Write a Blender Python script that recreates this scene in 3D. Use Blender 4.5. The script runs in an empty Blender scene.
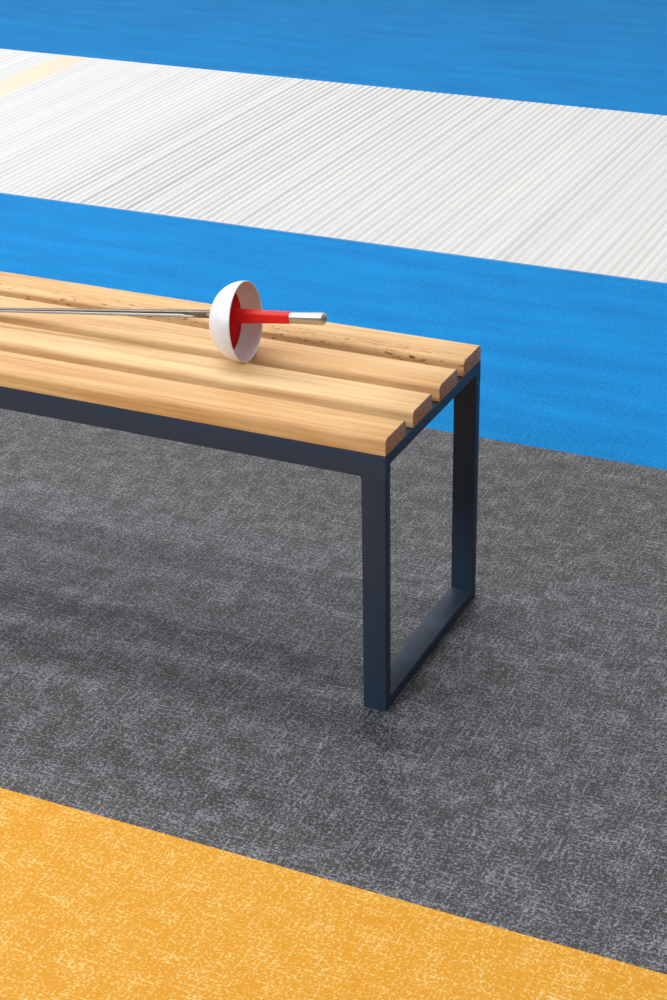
import bpy, bmesh, math, random
from mathutils import Vector, Matrix
random.seed(7)
sc = bpy.context.scene
COL = sc.collection
PI = math.pi

# ------------------------------------------------------------------ measures
H, W, T, P, L = 0.42, 0.375, 0.0181, 0.0367, 1.64     # bench frame: height, depth, bar thickness, bar width, length
SH = 0.0262                                           # slat thickness
YY, YB, YS, YE = -0.390, 0.952, 1.909, 3.313          # floor borders: yellow/grey, grey/blue, piste near, piste far

# ------------------------------------------------------------------ helpers
def link(name, bm, mat, parent=None, smooth=False, autosmooth=None):
    bmesh.ops.recalc_face_normals(bm, faces=bm.faces)
    me = bpy.data.meshes.new(name)
    bm.to_mesh(me); bm.free()
    if mat is not None: me.materials.append(mat)
    if smooth:
        for p in me.polygons: p.use_smooth = True
    if autosmooth is not None:
        for p in me.polygons: p.use_smooth = True
        me.set_sharp_from_angle(angle=math.radians(autosmooth))
    o = bpy.data.objects.new(name, me); COL.objects.link(o)
    if parent is not None: o.parent = parent
    return o

def tag(o, label=None, cat=None, group=None, kind=None):
    if label: o['label'] = label
    if cat: o['category'] = cat
    if group: o['group'] = group
    if kind: o['kind'] = kind
    return o

def prism(bm, pts, axis, a, b):
    """extrude a closed 2-D outline along an axis; pts are the two other coordinates in x,y,z order"""
    def mk(p, s):
        if axis == 'x': return (s, p[0], p[1])
        if axis == 'y': return (p[0], s, p[1])
        return (p[0], p[1], s)
    r0 = [bm.verts.new(mk(p, a)) for p in pts]; r1 = [bm.verts.new(mk(p, b)) for p in pts]
    n = len(pts)
    for i in range(n): bm.faces.new((r0[i], r0[(i+1) % n], r1[(i+1) % n], r1[i]))
    bm.faces.new(r0[::-1]); bm.faces.new(r1)

def rect(u0, u1, v0, v1, radii=(0, 0, 0, 0), seg=4):
    """outline with corner radii in the order (u0v0, u1v0, u1v1, u0v1)"""
    cs = [(u0, v0, 1, 1, PI), (u1, v0, -1, 1, 1.5*PI), (u1, v1, -1, -1, 0), (u0, v1, 1, -1, .5*PI)]
    out = []
    for (u, v, su, sv, a0), r in zip(cs, radii):
        if r <= 0: out.append((u, v)); continue
        for k in range(seg+1):
            a = a0 + .5*PI*k/seg
            out.append((u + su*r + r*math.cos(a), v + sv*r + r*math.sin(a)))
    return out

def lathe(bm, prof, seg=96, closed=False):
    """profile of (axial s, radius) turned about the local +X axis"""
    rings = []
    for s, r in prof:
        if r < 1e-7: rings.append([bm.verts.new((s, 0, 0))])
        else: rings.append([bm.verts.new((s, r*math.cos(2*PI*k/seg), r*math.sin(2*PI*k/seg))) for k in range(seg)])
    pairs = list(zip(rings, rings[1:]))
    if closed: pairs.append((rings[-1], rings[0]))
    for A, B in pairs:
        for k in range(seg):
            k2 = (k+1) % seg
            if len(A) == 1 and len(B) == 1: continue
            if len(A) == 1: bm.faces.new((A[0], B[k], B[k2]))
            elif len(B) == 1: bm.faces.new((A[k], B[0], A[k2]))
            else: bm.faces.new((A[k], B[k], B[k2], A[k2]))

# ------------------------------------------------------------------ material helpers
class NT:
    def __init__(s, name):
        s.m = bpy.data.materials.new(name); s.m.use_nodes = True
        s.t = s.m.node_tree; s.b = s.t.nodes['Principled BSDF']
        s.coord = s.n('ShaderNodeTexCoord')
    def n(s, typ, **kw):
        nd = s.t.nodes.new(typ)
        for k, v in kw.items(): setattr(nd, k, v)
        return nd
    def put(s, sock, v):
        if isinstance(v, bpy.types.NodeSocket): s.t.links.new(v, sock)
        elif v is not None:
            sock.default_value = v
    def math(s, op, a, b=None, c=None, clamp=False):
        nd = s.n('ShaderNodeMath', operation=op, use_clamp=clamp)
        for i, v in enumerate((a, b, c)):
            if v is not None: s.put(nd.inputs[i], v)
        return nd.outputs[0]
    def mapping(s, vec, scale=(1, 1, 1), loc=(0, 0, 0)):
        nd = s.n('ShaderNodeMapping'); s.t.links.new(vec, nd.inputs[0])
        s.put(nd.inputs['Location'], loc)
        nd.inputs['Scale'].default_value = scale
        return nd.outputs[0]
    def noise(s, vec, scale=1, detail=2, rough=.5, dist=0.):
        nd = s.n('ShaderNodeTexNoise'); s.t.links.new(vec, nd.inputs['Vector'])
        nd.inputs['Scale'].default_value = scale; nd.inputs['Detail'].default_value = detail
        nd.inputs['Roughness'].default_value = rough; nd.inputs['Distortion'].default_value = dist
        return nd.outputs['Fac']
    def ramp(s, f, stops):
        nd = s.n('ShaderNodeValToRGB'); s.t.links.new(f, nd.inputs[0])
        els = nd.color_ramp.elements
        while len(els) < len(stops): els.new(.5)
        for e, (p, c) in zip(els, stops):
            e.position = p; e.color = c if len(c) == 4 else (*c, 1)
        return nd.outputs[0]
    def remap(s, f, a, b, c=0., d=1.):
        nd = s.n('ShaderNodeMapRange'); s.put(nd.inputs[0], f)
        for i, v in enumerate((a, b, c, d)): nd.inputs[i+1].default_value = v
        return nd.outputs[0]
    def mix(s, f, a, b, mode='MIX'):
        nd = s.n('ShaderNodeMix', data_type='RGBA', blend_type=mode)
        s.put(nd.inputs[0], f)
        for i, v in ((6, a), (7, b)):
            s.put(nd.inputs[i], v if isinstance(v, bpy.types.NodeSocket) else (*v, 1))
        return nd.outputs[2]
    def set(s, **kw):
        for k, v in kw.items():
            if isinstance(v, tuple) and len(v) == 3 and 'Color' in k.replace('_', ' '): v = (*v, 1)
            s.put(s.b.inputs[k.replace('_', ' ')], v)
    def bump(s, h, strength, dist):
        nd = s.n('ShaderNodeBump'); nd.inputs['Strength'].default_value = strength
        nd.inputs['Distance'].default_value = dist
        s.t.links.new(h, nd.inputs['Height']); s.t.links.new(nd.outputs[0], s.b.inputs['Normal'])

def lin(r, g, b):
    f = lambda c: ((c/255+.055)/1.055)**2.4 if c > 10 else c/255/12.92
    return (f(r), f(g), f(b))

def woven_vinyl(name, base, fleck, lo, hi, rough=.42, spec=.5):
    """vinyl sports flooring printed with a woven fleck of short crossed threads"""
    k = NT(name); v = k.coord.outputs['Object']
    a = k.noise(k.mapping(v, (330, 200, 1)), 1, 1, .5)            # short threads along the depth
    b = k.noise(k.mapping(v, (180, 350, 1), (3.1, 7.7, 0)), 1, 1, .5)
    la = k.noise(k.mapping(v, (240, 22, 1), (1, 2, 0)), 1, 1, .5)  # long threads
    lb = k.noise(k.mapping(v, (20, 260, 1), (5, 4, 0)), 1, 1, .5)
    big = k.noise(v, 22, 4, .65)
    m = k.math('MAXIMUM', a, b)
    l = k.math('MAXIMUM', la, lb)
    s = k.math('MULTIPLY_ADD', big, .30, k.math('MULTIPLY_ADD', l, .50, m))
    f = k.remap(s, lo, hi)
    col = k.mix(f, base, fleck)
    k.set(Base_Color=col, Roughness=rough)
    k.b.inputs['Specular IOR Level'].default_value = spec
    k.bump(s, .25, .0006)
    return k.m

GREY = woven_vinyl('grey woven vinyl', lin(49, 49, 52), lin(154, 154, 159), .93, 1.24, .42, .42)
YEL = woven_vinyl('yellow woven vinyl', lin(221, 150, 24), lin(248, 212, 132), .96, 1.24, .5, .22)

def blue_mat():
    k = NT('blue needle felt'); v = k.coord.outputs['Object']
    a = k.noise(k.mapping(v, (110, 260, 1)), 1, 2, .65)
    big = k.noise(k.mapping(v, (3, 14, 1)), 1, 3, .6)
    s = k.math('MULTIPLY_ADD', big, .5, a)
    col = k.ramp(s, [(.52, lin(0, 106, 176)), (.98, lin(4, 144, 214))])
    k.set(Base_Color=col, Roughness=.65)
    k.b.inputs['Specular IOR Level'].default_value = .11
    k.bump(a, .3, .001)
    return k.m
BLUE = blue_mat()

def alu_mat():
    k = NT('ribbed aluminium'); v = k.coord.outputs['Object']
    # every profile rolled a little different, slight scuffs
    n1 = k.noise(k.mapping(v, (42.5, .15, 1)), 1, 1, .5)
    n2 = k.noise(k.mapping(v, (3, 1.2, 1)), 1, 3, .6)
    s = k.math('MULTIPLY_ADD', n2, .5, n1)
    col = k.ramp(s, [(.5, lin(226, 226, 226)), (1.0, lin(248, 247, 244))])
    k.set(Base_Color=col, Roughness=k.remap(n2, .3, .7, .08, .16), Metallic=.8)
    return k.m
ALU = alu_mat()

def tan_mat():
    k = NT('cream line paint'); v = k.coord.outputs['Object']
    n = k.noise(k.mapping(v, (80, 1, 1)), 1, 2, .5)
    k.set(Base_Color=k.ramp(n, [(.3, lin(232, 216, 188)), (.7, lin(244, 231, 208))]), Roughness=.4)
    return k.m
TAN = tan_mat()

def paint_mat():
    k = NT('anthracite powder coat'); v = k.coord.outputs['Object']
    n = k.noise(v, 900, 2, .5)
    k.set(Base_Color=lin(40, 54, 72), Roughness=.45)
    k.b.inputs['Specular IOR Level'].default_value = .35
    k.bump(n, .05, .0003)
    return k.m
PAINT = paint_mat()

def wood_mat(name, light, dark, streak=0., cracks=False, band=False):
    k = NT(name); v0 = k.coord.outputs['Object']
    oi = k.n('ShaderNodeObjectInfo')
    off = k.n('ShaderNodeCombineXYZ')
    k.t.links.new(k.math('MULTIPLY', oi.outputs['Random'], 17.), off.inputs[0])
    k.t.links.new(k.math('MULTIPLY', oi.outputs['Random'], 5.), off.inputs[1])
    add = k.n('ShaderNodeVectorMath', operation='ADD')
    k.t.links.new(v0, add.inputs[0]); k.t.links.new(off.outputs[0], add.inputs[1]); v = add.outputs[0]
    warp = k.noise(k.mapping(v, (2.2, 14, 14)), 1, 2, .5)
    sh = k.n('ShaderNodeCombineXYZ'); k.t.links.new(k.math('MULTIPLY', warp, .035), sh.inputs[1])
    av = k.n('ShaderNodeVectorMath', operation='ADD'); k.t.links.new(v, av.inputs[0]); k.t.links.new(sh.outputs[0], av.inputs[1])
    w = av.outputs[0]
    rings = k.noise(k.mapping(w, (1.3, 95, 60)), 1, 3, .6)
    fine = k.noise(k.mapping(w, (5, 230, 190)), 1, 2, .6)
    patch = k.noise(k.mapping(v, (5, 22, 22)), 1, 2, .5)
    s = k.math('MULTIPLY_ADD', fine, .75, k.math('MULTIPLY_ADD', patch, .45, rings))
    col = k.mix(k.remap(s, .90, 1.32), light, dark)
    # darker growth streaks
    st = k.noise(k.mapping(w, (.8, 46, 30), (2, 3, 1)), 1, 2, .6)
    col = k.mix(k.remap(st, .60, .74, 0, .32 + streak), col, lin(204, 142, 84))
    if band:       # a darker heartwood band along the rear edge, running out towards the right end
        sb = k.n('ShaderNodeSeparateXYZ'); k.t.links.new(v0, sb.inputs[0])
        yy = k.math('MULTIPLY_ADD', warp, .02, k.math('MULTIPLY_ADD', sb.outputs[0], -.055, sb.outputs[1]))
        col = k.mix(k.math('MULTIPLY', k.remap(yy, .093, .099), .62), col, lin(222, 168, 104))
    if cracks:
        ck = k.noise(k.mapping(v, (60, 330, 260), (4, 1, 0)), 1, 2, .6, .6)
        msk = k.noise(k.mapping(v, (10, 20, 20), (1, 8, 0)), 1, 1, .5)
        sep = k.n('ShaderNodeSeparateXYZ'); k.t.links.new(v0, sep.inputs[0])
        band = k.math('MULTIPLY', k.remap(sep.outputs[1], .004, .010), k.remap(sep.outputs[1], .030, .016))
        front = k.math('MAXIMUM', band, k.remap(sep.outputs[1], .006, .002, 0, .8))
        f = k.math('MULTIPLY', k.math('MULTIPLY', k.remap(ck, .60, .64), k.remap(msk, .40, .5)), front)
        col = k.mix(f, col, lin(96, 52, 28))
    k.set(Base_Color=col, Roughness=.5)
    k.b.inputs['Specular IOR Level'].default_value = .35
    k.bump(s, .08, .0006)
    return k.m
WOOD = wood_mat('oiled pine', lin(236, 198, 145), lin(212, 158, 102))
WOODB = wood_mat('oiled pine with a dark band', lin(237, 200, 148), lin(215, 163, 106), 0., False, True)
ENDG = wood_mat('pine end grain', lin(206, 158, 116), lin(176, 124, 84))
WOODC = wood_mat('oiled pine with cracks', lin(236, 198, 143), lin(210, 156, 100), 0., True)
WOODO = wood_mat('orange pine', lin(232, 189, 132), lin(208, 151, 94), .05)

def plain(name, col, rough, metal=0., spec=.5, aniso=0.):
    k = NT(name); k.set(Base_Color=col, Roughness=rough, Metallic=metal)
    k.b.inputs['Specular IOR Level'].default_value = spec
    v = k.coord.outputs['Object']
    n = k.noise(v, 40, 2, .5)
    k.set(Roughness=k.remap(n, .3, .7, rough*.9, rough*1.12))
    return k.m
WHITE = plain('satin white lacquered aluminium', lin(232, 230, 232), .40, .15)
RED = plain('red rubber', lin(236, 18, 10), .45)
REDP = plain('red felt pad', lin(214, 6, 8), .75, 0, .2)
STEEL = plain('bare blade steel', lin(134, 125, 116), .32, 1.)
CHROME = plain('brushed nickel', lin(206, 201, 192), .33, 1.)
BLACK = plain('painted hole shade', lin(22, 22, 24), .6)

# ------------------------------------------------------------------ floor
def slab(name, x0, x1, y0, y1, z0, z1, mat):
    bm = bmesh.new(); prism(bm, [(x0, y0), (x1, y0), (x1, y1), (x0, y1)], 'z', z0, z1)
    return tag(link(name, bm, mat), kind='structure')
X0, X1 = -9, 7
slab('floor_yellow', X0, X1, -1.30, YY, -.02, 0, YEL)['label'] = 'yellow woven vinyl flooring in the foreground'
slab('floor_grey', X0, X1, YY, YB, -.02, 0, GREY)['label'] = 'dark grey woven vinyl flooring under the bench'
slab('floor_grey', X0, X1, -6, -1.30, -.02, 0, GREY)['label'] = 'dark grey woven vinyl flooring, unseen, added to shorten the yellow band'  # unseen floor, laid here to cut yellow bounce onto the bench frame
slab('floor_blue', X0, X1, YB, 9, -.02, 0, BLUE)['label'] = 'blue matting either side of the ribbed metal strip'

# ------------------------------------------------------------------ piste : ribbed aluminium strip lying on the blue matting
piste = bpy.data.objects.new('fencing_piste', None); COL.objects.link(piste)
piste.location = (-1.2, (YS+YE)/2, 0)
tag(piste, 'long ribbed silver aluminium fencing strip lying between the blue mats', 'fencing strip')
PT = .004; PITCH = .0235
XT0, XT1 = -2.6435, -2.5285          # cream line
def ribs(x0, x1):
    """profile across the ribs, seen along y: crowned land, then a shallow rounded valley"""
    pts = []
    n = max(1, round((x1-x0)/PITCH)); d = (x1-x0)/n
    for i in range(n):
        x = x0 + i*d; q = min(1, max(0, (x + .75)/.4)) if x > -.75 else 0; dep = random.uniform(.0027 - .0018*q, .0032)*(.45 + .55*min(1, max(0, (x + 2.3)/.8)))
        j = random.uniform(-.03, .03)
        for u, z in ((0, -dep*.75), (.10, -dep), (.22, -dep*.75), (.36, -dep*.12), (.48, 0), (.74, .00012), (.88, -dep*.12)):
            pts.append((x + (u + (j if 0 < u < .9 else 0))*d, PT + z))
    pts.append((x1, PT - .0012))
    return pts
def strip(name, x0, x1, mat):
    pts = ribs(x0, x1)
    bm = bmesh.new()
    ox, oy = piste.location.x, piste.location.y
    # the ribs run out into a flat margin along both long edges
    A, A1, B1, B = [[bm.verts.new((x-ox, y-oy, z if k else PT-.0004)) for x, z in pts] for y, k in ((YS, 0), (YS+.014, 1), (YE-.014, 1), (YE, 0))]
    a0 = [bm.verts.new((x-ox, YS-oy, 0)) for x, z in pts]; b0 = [bm.verts.new((x-ox, YE-oy, 0)) for x, z in pts]
    for i in range(len(pts)-1):
        for U, V in ((A, A1), (A1, B1), (B1, B)): bm.faces.new((U[i], U[i+1], V[i+1], V[i]))
        bm.faces.new((a0[i], a0[i+1], A[i+1], A[i])); bm.faces.new((b0[i], b0[i+1], B[i+1], B[i]))
    bm.faces.new((a0[0], A[0], A1[0], B1[0], B[0], b0[0])); bm.faces.new((a0[-1], A[-1], A1[-1], B1[-1], B[-1], b0[-1]))
    return link(name, bm, mat, piste, autosmooth=40)
strip('ribbed_panel', -7.0, XT0, ALU)
strip('painted_line', XT0, XT1, TAN)['label'] = 'cream painted line across the strip'
strip('ribbed_panel', XT1, 4.6, ALU)

# ------------------------------------------------------------------ bench
bench = bpy.data.objects.new('bench', None); COL.objects.link(bench)
bench.location = (-L/2, W/2, 0)
tag(bench, 'low bench of four pine slats on a dark anthracite steel frame', 'bench')
BX, BY = bench.location.x, bench.location.y
def bpart(name, bm, mat, auto=35):
    o = link(name, bm, mat, bench, autosmooth=auto)
    o.matrix_parent_inverse = Matrix.Translation((-BX, -BY, 0))
    return o
E = .0008
# long beams (bevelled along their top and lower long edges at the outside only)
for y0, y1 in ((0, T), (W-T, W)):
    bm = bmesh.new()
    rr = (0, 0, .0013, .0013)
    prism(bm, rect(y0, y1, H-P, H, rr, 2), 'x', -L, 0); bpart('long_beam', bm, PAINT)
def leg_outline(s):
    """front view (x, z) of a leg with a small fillet where it meets the beam; s = +1 for the right end, -1 for the left"""
    r = .0045; z1 = H-P; pts = [(0, 0), (0, z1), (-P-r, z1)]
    for k in range(1, 7):
        a = .5*PI*k/6
        pts.append((-P-r + r*math.sin(a), z1 - r + r*math.cos(a)))
    pts.append((-P, 0))
    return [(x if s > 0 else -L-x, z) for x, z in pts]
for s in (1, -1):
    for y0, y1 in ((0, T), (W-T, W)):
        bm = bmesh.new(); prism(bm, leg_outline(s), 'y', y0, y1)
        es = [e for e in bm.edges if abs(e.verts[0].co.z-e.verts[1].co.z) > .3]
        bmesh.ops.bevel(bm, geom=es, offset=E, segments=2, affect='EDGES', profile=.5)
        bpart('leg', bm, PAINT)
    x0, x1 = (-P, 0) if s > 0 else (-L, -L+P)
    bm = bmesh.new(); prism(bm, rect(x0, x1, H-T, H, (E, E, E, E), 2), 'y', T, W-T); bpart('end_rail', bm, PAINT)
    bm = bmesh.new(); prism(bm, rect(x0, x1, 0, T, (E, E, E, E), 2), 'y', T, W-T); bpart('foot_rail', bm, PAINT)
# slats
SWD = .0735; GAP = (W-4*SWD)/3
def slat(i):
    y0 = i*(SWD+GAP); bm = bmesh.new()
    rf, rb, rl = .0075, .0075, .0015
    out = rect(0, SWD, 0, SH, (rl, rl, rb, rf), 6)
    n = 24; rows = []
    x_end = (0.0003, -.0004, .0006, 0.0)[i]
    for a in range(n+1):
        x = -L + (L + x_end)*a/n
        wob = .0006*math.sin(3.1*x + 2*i)
        rows.append([bm.verts.new((x, y + wob*(1 if i not in (0,) else 0), z)) for y, z in out])
    m = len(out)
    for A, B in zip(rows, rows[1:]):
        for k in range(m): bm.faces.new((A[k], A[(k+1) % m], B[(k+1) % m], B[k]))
    f0 = bm.faces.new(rows[0][::-1]); f1 = bm.faces.new(rows[-1])
    es = list(f0.edges) + list(f1.edges)
    bm.normal_update()
    bmesh.ops.bevel(bm, geom=es, offset=.0009, segments=2, affect='EDGES', profile=.5)
    for f in bm.faces:
        if abs(f.normal.x) > .9: f.material_index = 1
    o = bpart('slat', bm, (WOODO, WOODB, WOOD, WOODC)[i], 40)
    o.data.materials.append(ENDG)
    o.location = (0, y0, H)
    return o
sl = [slat(i) for i in range(4)]
sl[3]['label'] = 'rear slat with small dark cracks along its front edge'

# ------------------------------------------------------------------ foil
ZT = H + SH
foil = bpy.data.objects.new('fencing_foil', None); COL.objects.link(foil)
tag(foil, 'fencing foil with white bell guard and red grip lying on the slatted bench', 'fencing foil')
AX = Vector((.99380, .06334, .09135)).normalized()
RG = .0613
CEN = Vector((-.3077, .1861, .5062))
up = (Vector((0, 0, 1)) - AX*AX.z).normalized(); side = up.cross(AX)
foil.matrix_world = Matrix(((AX.x, side.x, up.x, CEN.x), (AX.y, side.y, up.y, CEN.y), (AX.z, side.z, up.z, CEN.z), (0, 0, 0, 1)))
OFF = .0087          # grip and blade pass a little above the guard's centre
# guard: a deep bowl, open towards the grip (+x), wall 1.4 mm
D = .0529; ex = 2.15
def bowl(R, Dp, n=40):
    out = []
    for k in range(n+1):
        a = .5*PI*k/n
        out.append((-Dp*math.cos(a)**(2/ex) if a < .5*PI else 0.0, R*math.sin(a)**(2/ex)))
    out[0] = (-Dp, 0); out[-1] = (0, R)
    return out
bm = bmesh.new()
o_, i_ = bowl(RG, D), bowl(RG-.0014, D-.0014)
lathe(bm, o_ + [(.0004, RG-.0003), (.0006, RG-.0007), (.0004, RG-.0011)] + i_[::-1], 128)
guard = link('bell_guard', bm, WHITE, foil, autosmooth=50)
# red cushion disc inside the bowl
bm = bmesh.new()
rc = .0508
lathe(bm, [(-.0345, 0.0), (-.0345, rc-.0075), (-.0332, rc-.005), (-.0318, rc-.0022), (-.0302, rc-.0006), (-.0297, rc-.002), (-.0292, 0.0)], 96)
link('cushion', bm, REDP, foil, autosmooth=60)

def sweep(bm, stations, shape, n, capa=True, capb=True):
    """rings of a cross-section shape(a, s) -> (y, z) along x"""
    rings = []
    for st in stations:
        s, zc = st[0], st[1]
        rings.append([bm.verts.new((s, y, z + zc)) for y, z in (shape(2*PI*k/n, st) for k in range(n))])
    for A, B in zip(rings, rings[1:]):
        for k in range(n): bm.faces.new((A[k], A[(k+1) % n], B[(k+1) % n], B[k]))
    if capa: bm.faces.new(rings[0][::-1])
    if capb: bm.faces.new(rings[-1])
def superell(p):
    def f(a, st):
        c, s = math.cos(a), math.sin(a)
        return (st[2]*math.copysign(abs(c)**(2/p), c), st[3]*math.copysign(abs(s)**(2/p), s))
    return f
# grip: rubber, nearly rectangular section narrowing towards the pommel
bm = bmesh.new()
GR = [(-.030, .0092, .0108), (.0, .0090, .0102), (.02, .0086, .0093), (.045, .0082, .0086), (.0732, .0080, .0083), (.0745, .0076, .0079)]
sweep(bm, [(s, OFF, a, b) for s, a, b in GR], superell(4.2), 40)
link('grip', bm, RED, foil, autosmooth=50)
# pommel: nickel, widening to a rounded end
bm = bmesh.new()
PM = [(s_ + .0076, r_) for s_, r_ in [(.0669, .0074), (.0672, .0080), (.080, .0083), (.100, .0088), (.114, .0091), (.118, .0090), (.1205, .0083), (.1222, .0070), (.1228, .0058)]]
sweep(bm, [(s, OFF, r, r) for s, r in PM], superell(2.6), 40, True, False)
# socket walls of the hex key hole
rings = []
for s, r in ((.1304, .0058), (.1306, .0044), (.1298, .0038), (.1216, .0038)):
    rings.append([bm.verts.new((s, r*math.cos(2*PI*k/40), OFF + r*math.sin(2*PI*k/40))) for k in range(40)])
for A, B in zip(rings, rings[1:]):
    for k in range(40): bm.faces.new((A[k], A[(k+1) % 40], B[(k+1) % 40], B[k]))
bm.faces.new(rings[-1])
pom = link('pommel', bm, CHROME, foil, autosmooth=50)
bm = bmesh.new()
sweep(bm, [(.1218, OFF, .0034, .0034), (.1292, OFF, .0034, .0034)], superell(2), 6)
link('hole_shade', bm, BLACK, pom)  # solid dark plug standing in for the shade inside the hole
# blade: tapering four-sided steel, milled channel along its upper-front face; bends gently so the tip rests on the slats
def drop(s):
    """offset of the blade from the grip's line: a slight set, then a soft bend up so that its end lies along the slats"""
    z = .0016 + .0142*(s + D)
    if s < -.43: z += .5*.250*(s + .43)**2
    return z
BL = .84
bm = bmesh.new(); st = []
for k in range(61):
    u = k/60; s = -D + .003 - u*BL
    w = .0050*(1-u)**1.3 + .0019*u
    h = .0060*(1-u)**1.5 + .0019*u
    st.append((s, OFF + drop(s), w, h))
def bladesec(a, s_):
    u = (-s_[0]-D)/BL
    w, h = s_[2], s_[3]
    # rectangle with chamfers; the channel is cut in the side that faces the camera (-y) from 2.5 cm in front of the guard on
    c, s = math.cos(a), math.sin(a)
    y = w*math.copysign(abs(c)**(2/5.), c); z = h*math.copysign(abs(s)**(2/5.), s)
    if y < 0:
        dip = max(0, 1-(abs(z)/(h*.62))**2)
        k = min(1, max(0, (-s_[0]-D-.022)/.010))
        y += dip*k*w*.55
    return y, z
sweep(bm, st, bladesec, 48)
blade = link('blade', bm, STEEL, foil, autosmooth=45)
# spring tip button at the far end of the blade
bm = bmesh.new(); lathe(bm, [(0, 0), (0, .0027), (-.006, .0030), (-.016, .0030), (-.017, .0026), (-.0195, .0026), (-.0205, .002), (-.0205, 0)], 24)
tip = link('tip_button', bm, CHROME, foil, autosmooth=40); tip.location = (-D+.003-BL, 0, OFF + drop(-D+.003-BL)); tip.rotation_euler = (0, math.atan(.0142 - .250*(D + BL - .003 - .43)) * -1, 0)
# metal socket tab where the blade enters the guard
bm = bmesh.new()
prism(bm, rect(-D-.0085, -D+.004, OFF+.0012, OFF+.0044, (.0008,)*4, 2), 'y', -.0066, -.0046)
link('socket_tab', bm, CHROME, foil)

# ------------------------------------------------------------------ light
wd = bpy.data.worlds.new('hall'); sc.world = wd; wd.use_nodes = True
nt = wd.node_tree; bg = nt.nodes['Background']
tc = nt.nodes.new('ShaderNodeTexCoord'); sx = nt.nodes.new('ShaderNodeSeparateXYZ')
nt.links.new(tc.outputs['Generated'], sx.inputs[0])
def wm(op, a, b=None, c=None, clamp=False):
    nd = nt.nodes.new('ShaderNodeMath'); nd.operation = op; nd.use_clamp = clamp
    for i, v in enumerate((a, b, c)):
        if v is None: continue
        if isinstance(v, bpy.types.NodeSocket): nt.links.new(v, nd.inputs[i])
        else: nd.inputs[i].default_value = v
    return nd.outputs[0]
# brighter towards the back left, dim towards +x and behind the camera
dirv = wm('MULTIPLY', sx.outputs[0], -.42)
# added dark band over a bright one, to deepen contrast in the piste grooves
cz = wm('MULTIPLY', wm('SUBTRACT', sx.outputs[2], .46), 8., None, True)
cy = wm('MULTIPLY', wm('SUBTRACT', sx.outputs[1], .25), 4., None, True)
far_bands = wm('MULTIPLY', wm('MULTIPLY_ADD', wm('MULTIPLY', cz, cy), -.97, 1.), wm('MULTIPLY_ADD', cy, .45, 1.))
# background dimmed low down behind the camera to keep the rear leg dark
ny = wm('MULTIPLY', wm('SUBTRACT', wm('MULTIPLY', sx.outputs[1], -1.), .05), 3., None, True)
nz = wm('MULTIPLY', wm('SUBTRACT', .55, sx.outputs[2]), 3., None, True)
near_dim = wm('MULTIPLY_ADD', wm('MULTIPLY', ny, nz), -.55, 1.)
val = wm('MULTIPLY', .6, wm('MULTIPLY', wm('MULTIPLY', wm('ADD', dirv, .60), far_bands), near_dim))
rp = nt.nodes.new('ShaderNodeValToRGB'); nt.links.new(val, rp.inputs[0])
rp.color_ramp.elements[0].color = (.02, .028, .04, 1); rp.color_ramp.elements[1].color = (.965, 1, 1.04, 1)
warm = rp.color_ramp.elements.new(.5); warm.color = (.515, .51, .495, 1)
nt.links.new(rp.outputs[0], bg.inputs[0]); bg.inputs[1].default_value = 1.44

def area(name, loc, target, sx_, sy_, power, col=(1, 1, 1)):
    ld = bpy.data.lights.new(name, 'AREA'); ld.shape = 'RECTANGLE'; ld.size = sx_; ld.size_y = sy_
    ld.energy = power; ld.color = col
    o = bpy.data.objects.new(name, ld); COL.objects.link(o); o.location = loc
    d = Vector(target) - Vector(loc)
    # local x of the lamp stays along world x
    z = -d.normalized(); x = Vector((1, 0, 0)); x = (x - z*x.dot(z)).normalized(); y = z.cross(x)
    o.matrix_world = Matrix(((x.x, y.x, z.x, loc[0]), (x.y, y.y, z.y, loc[1]), (x.z, y.z, z.z, loc[2]), (0, 0, 0, 1)))
    return o
area('ceiling_lamp', (-3.2, .75, 4.2), (-3.2, .7, 0), 6.0, .3, 128, (1, .985, .96))

area('front_ceiling_lamp', (-2.6, -4.3, 3.6), (-.8, .3, .2), 6.0, 1.4, 230, (.80, .91, 1))
area('far_fill_lamp', (-1.8, 3.0, 4.6), (-1.8, 3.0, 0), 6.0, .8, 90, (1, .99, .97))  # added fill light, lifts the far blue floor and the piste

# ------------------------------------------------------------------ camera
cd = bpy.data.cameras.new('camera'); cam = bpy.data.objects.new('camera', cd); COL.objects.link(cam)
ca, cb, cc = 1.0981510908, 0.0157084670, 0.4296669087
cam.rotation_mode = 'XYZ'; cam.rotation_euler = (ca, cb, cc)
cam.location = (0.90849, -2.112919, 1.529817)
cd.sensor_fit = 'VERTICAL'; cd.sensor_height = 24; cd.lens = 1845.05*24/1000
cd.clip_start = .05; cd.clip_end = 200
sc.camera = cam
sc.view_settings.view_transform = 'Standard'; sc.view_settings.look = 'None'
sc.view_settings.gamma = 1; sc.view_settings.exposure = 0.0; sc.view_settings.use_curve_mapping = False
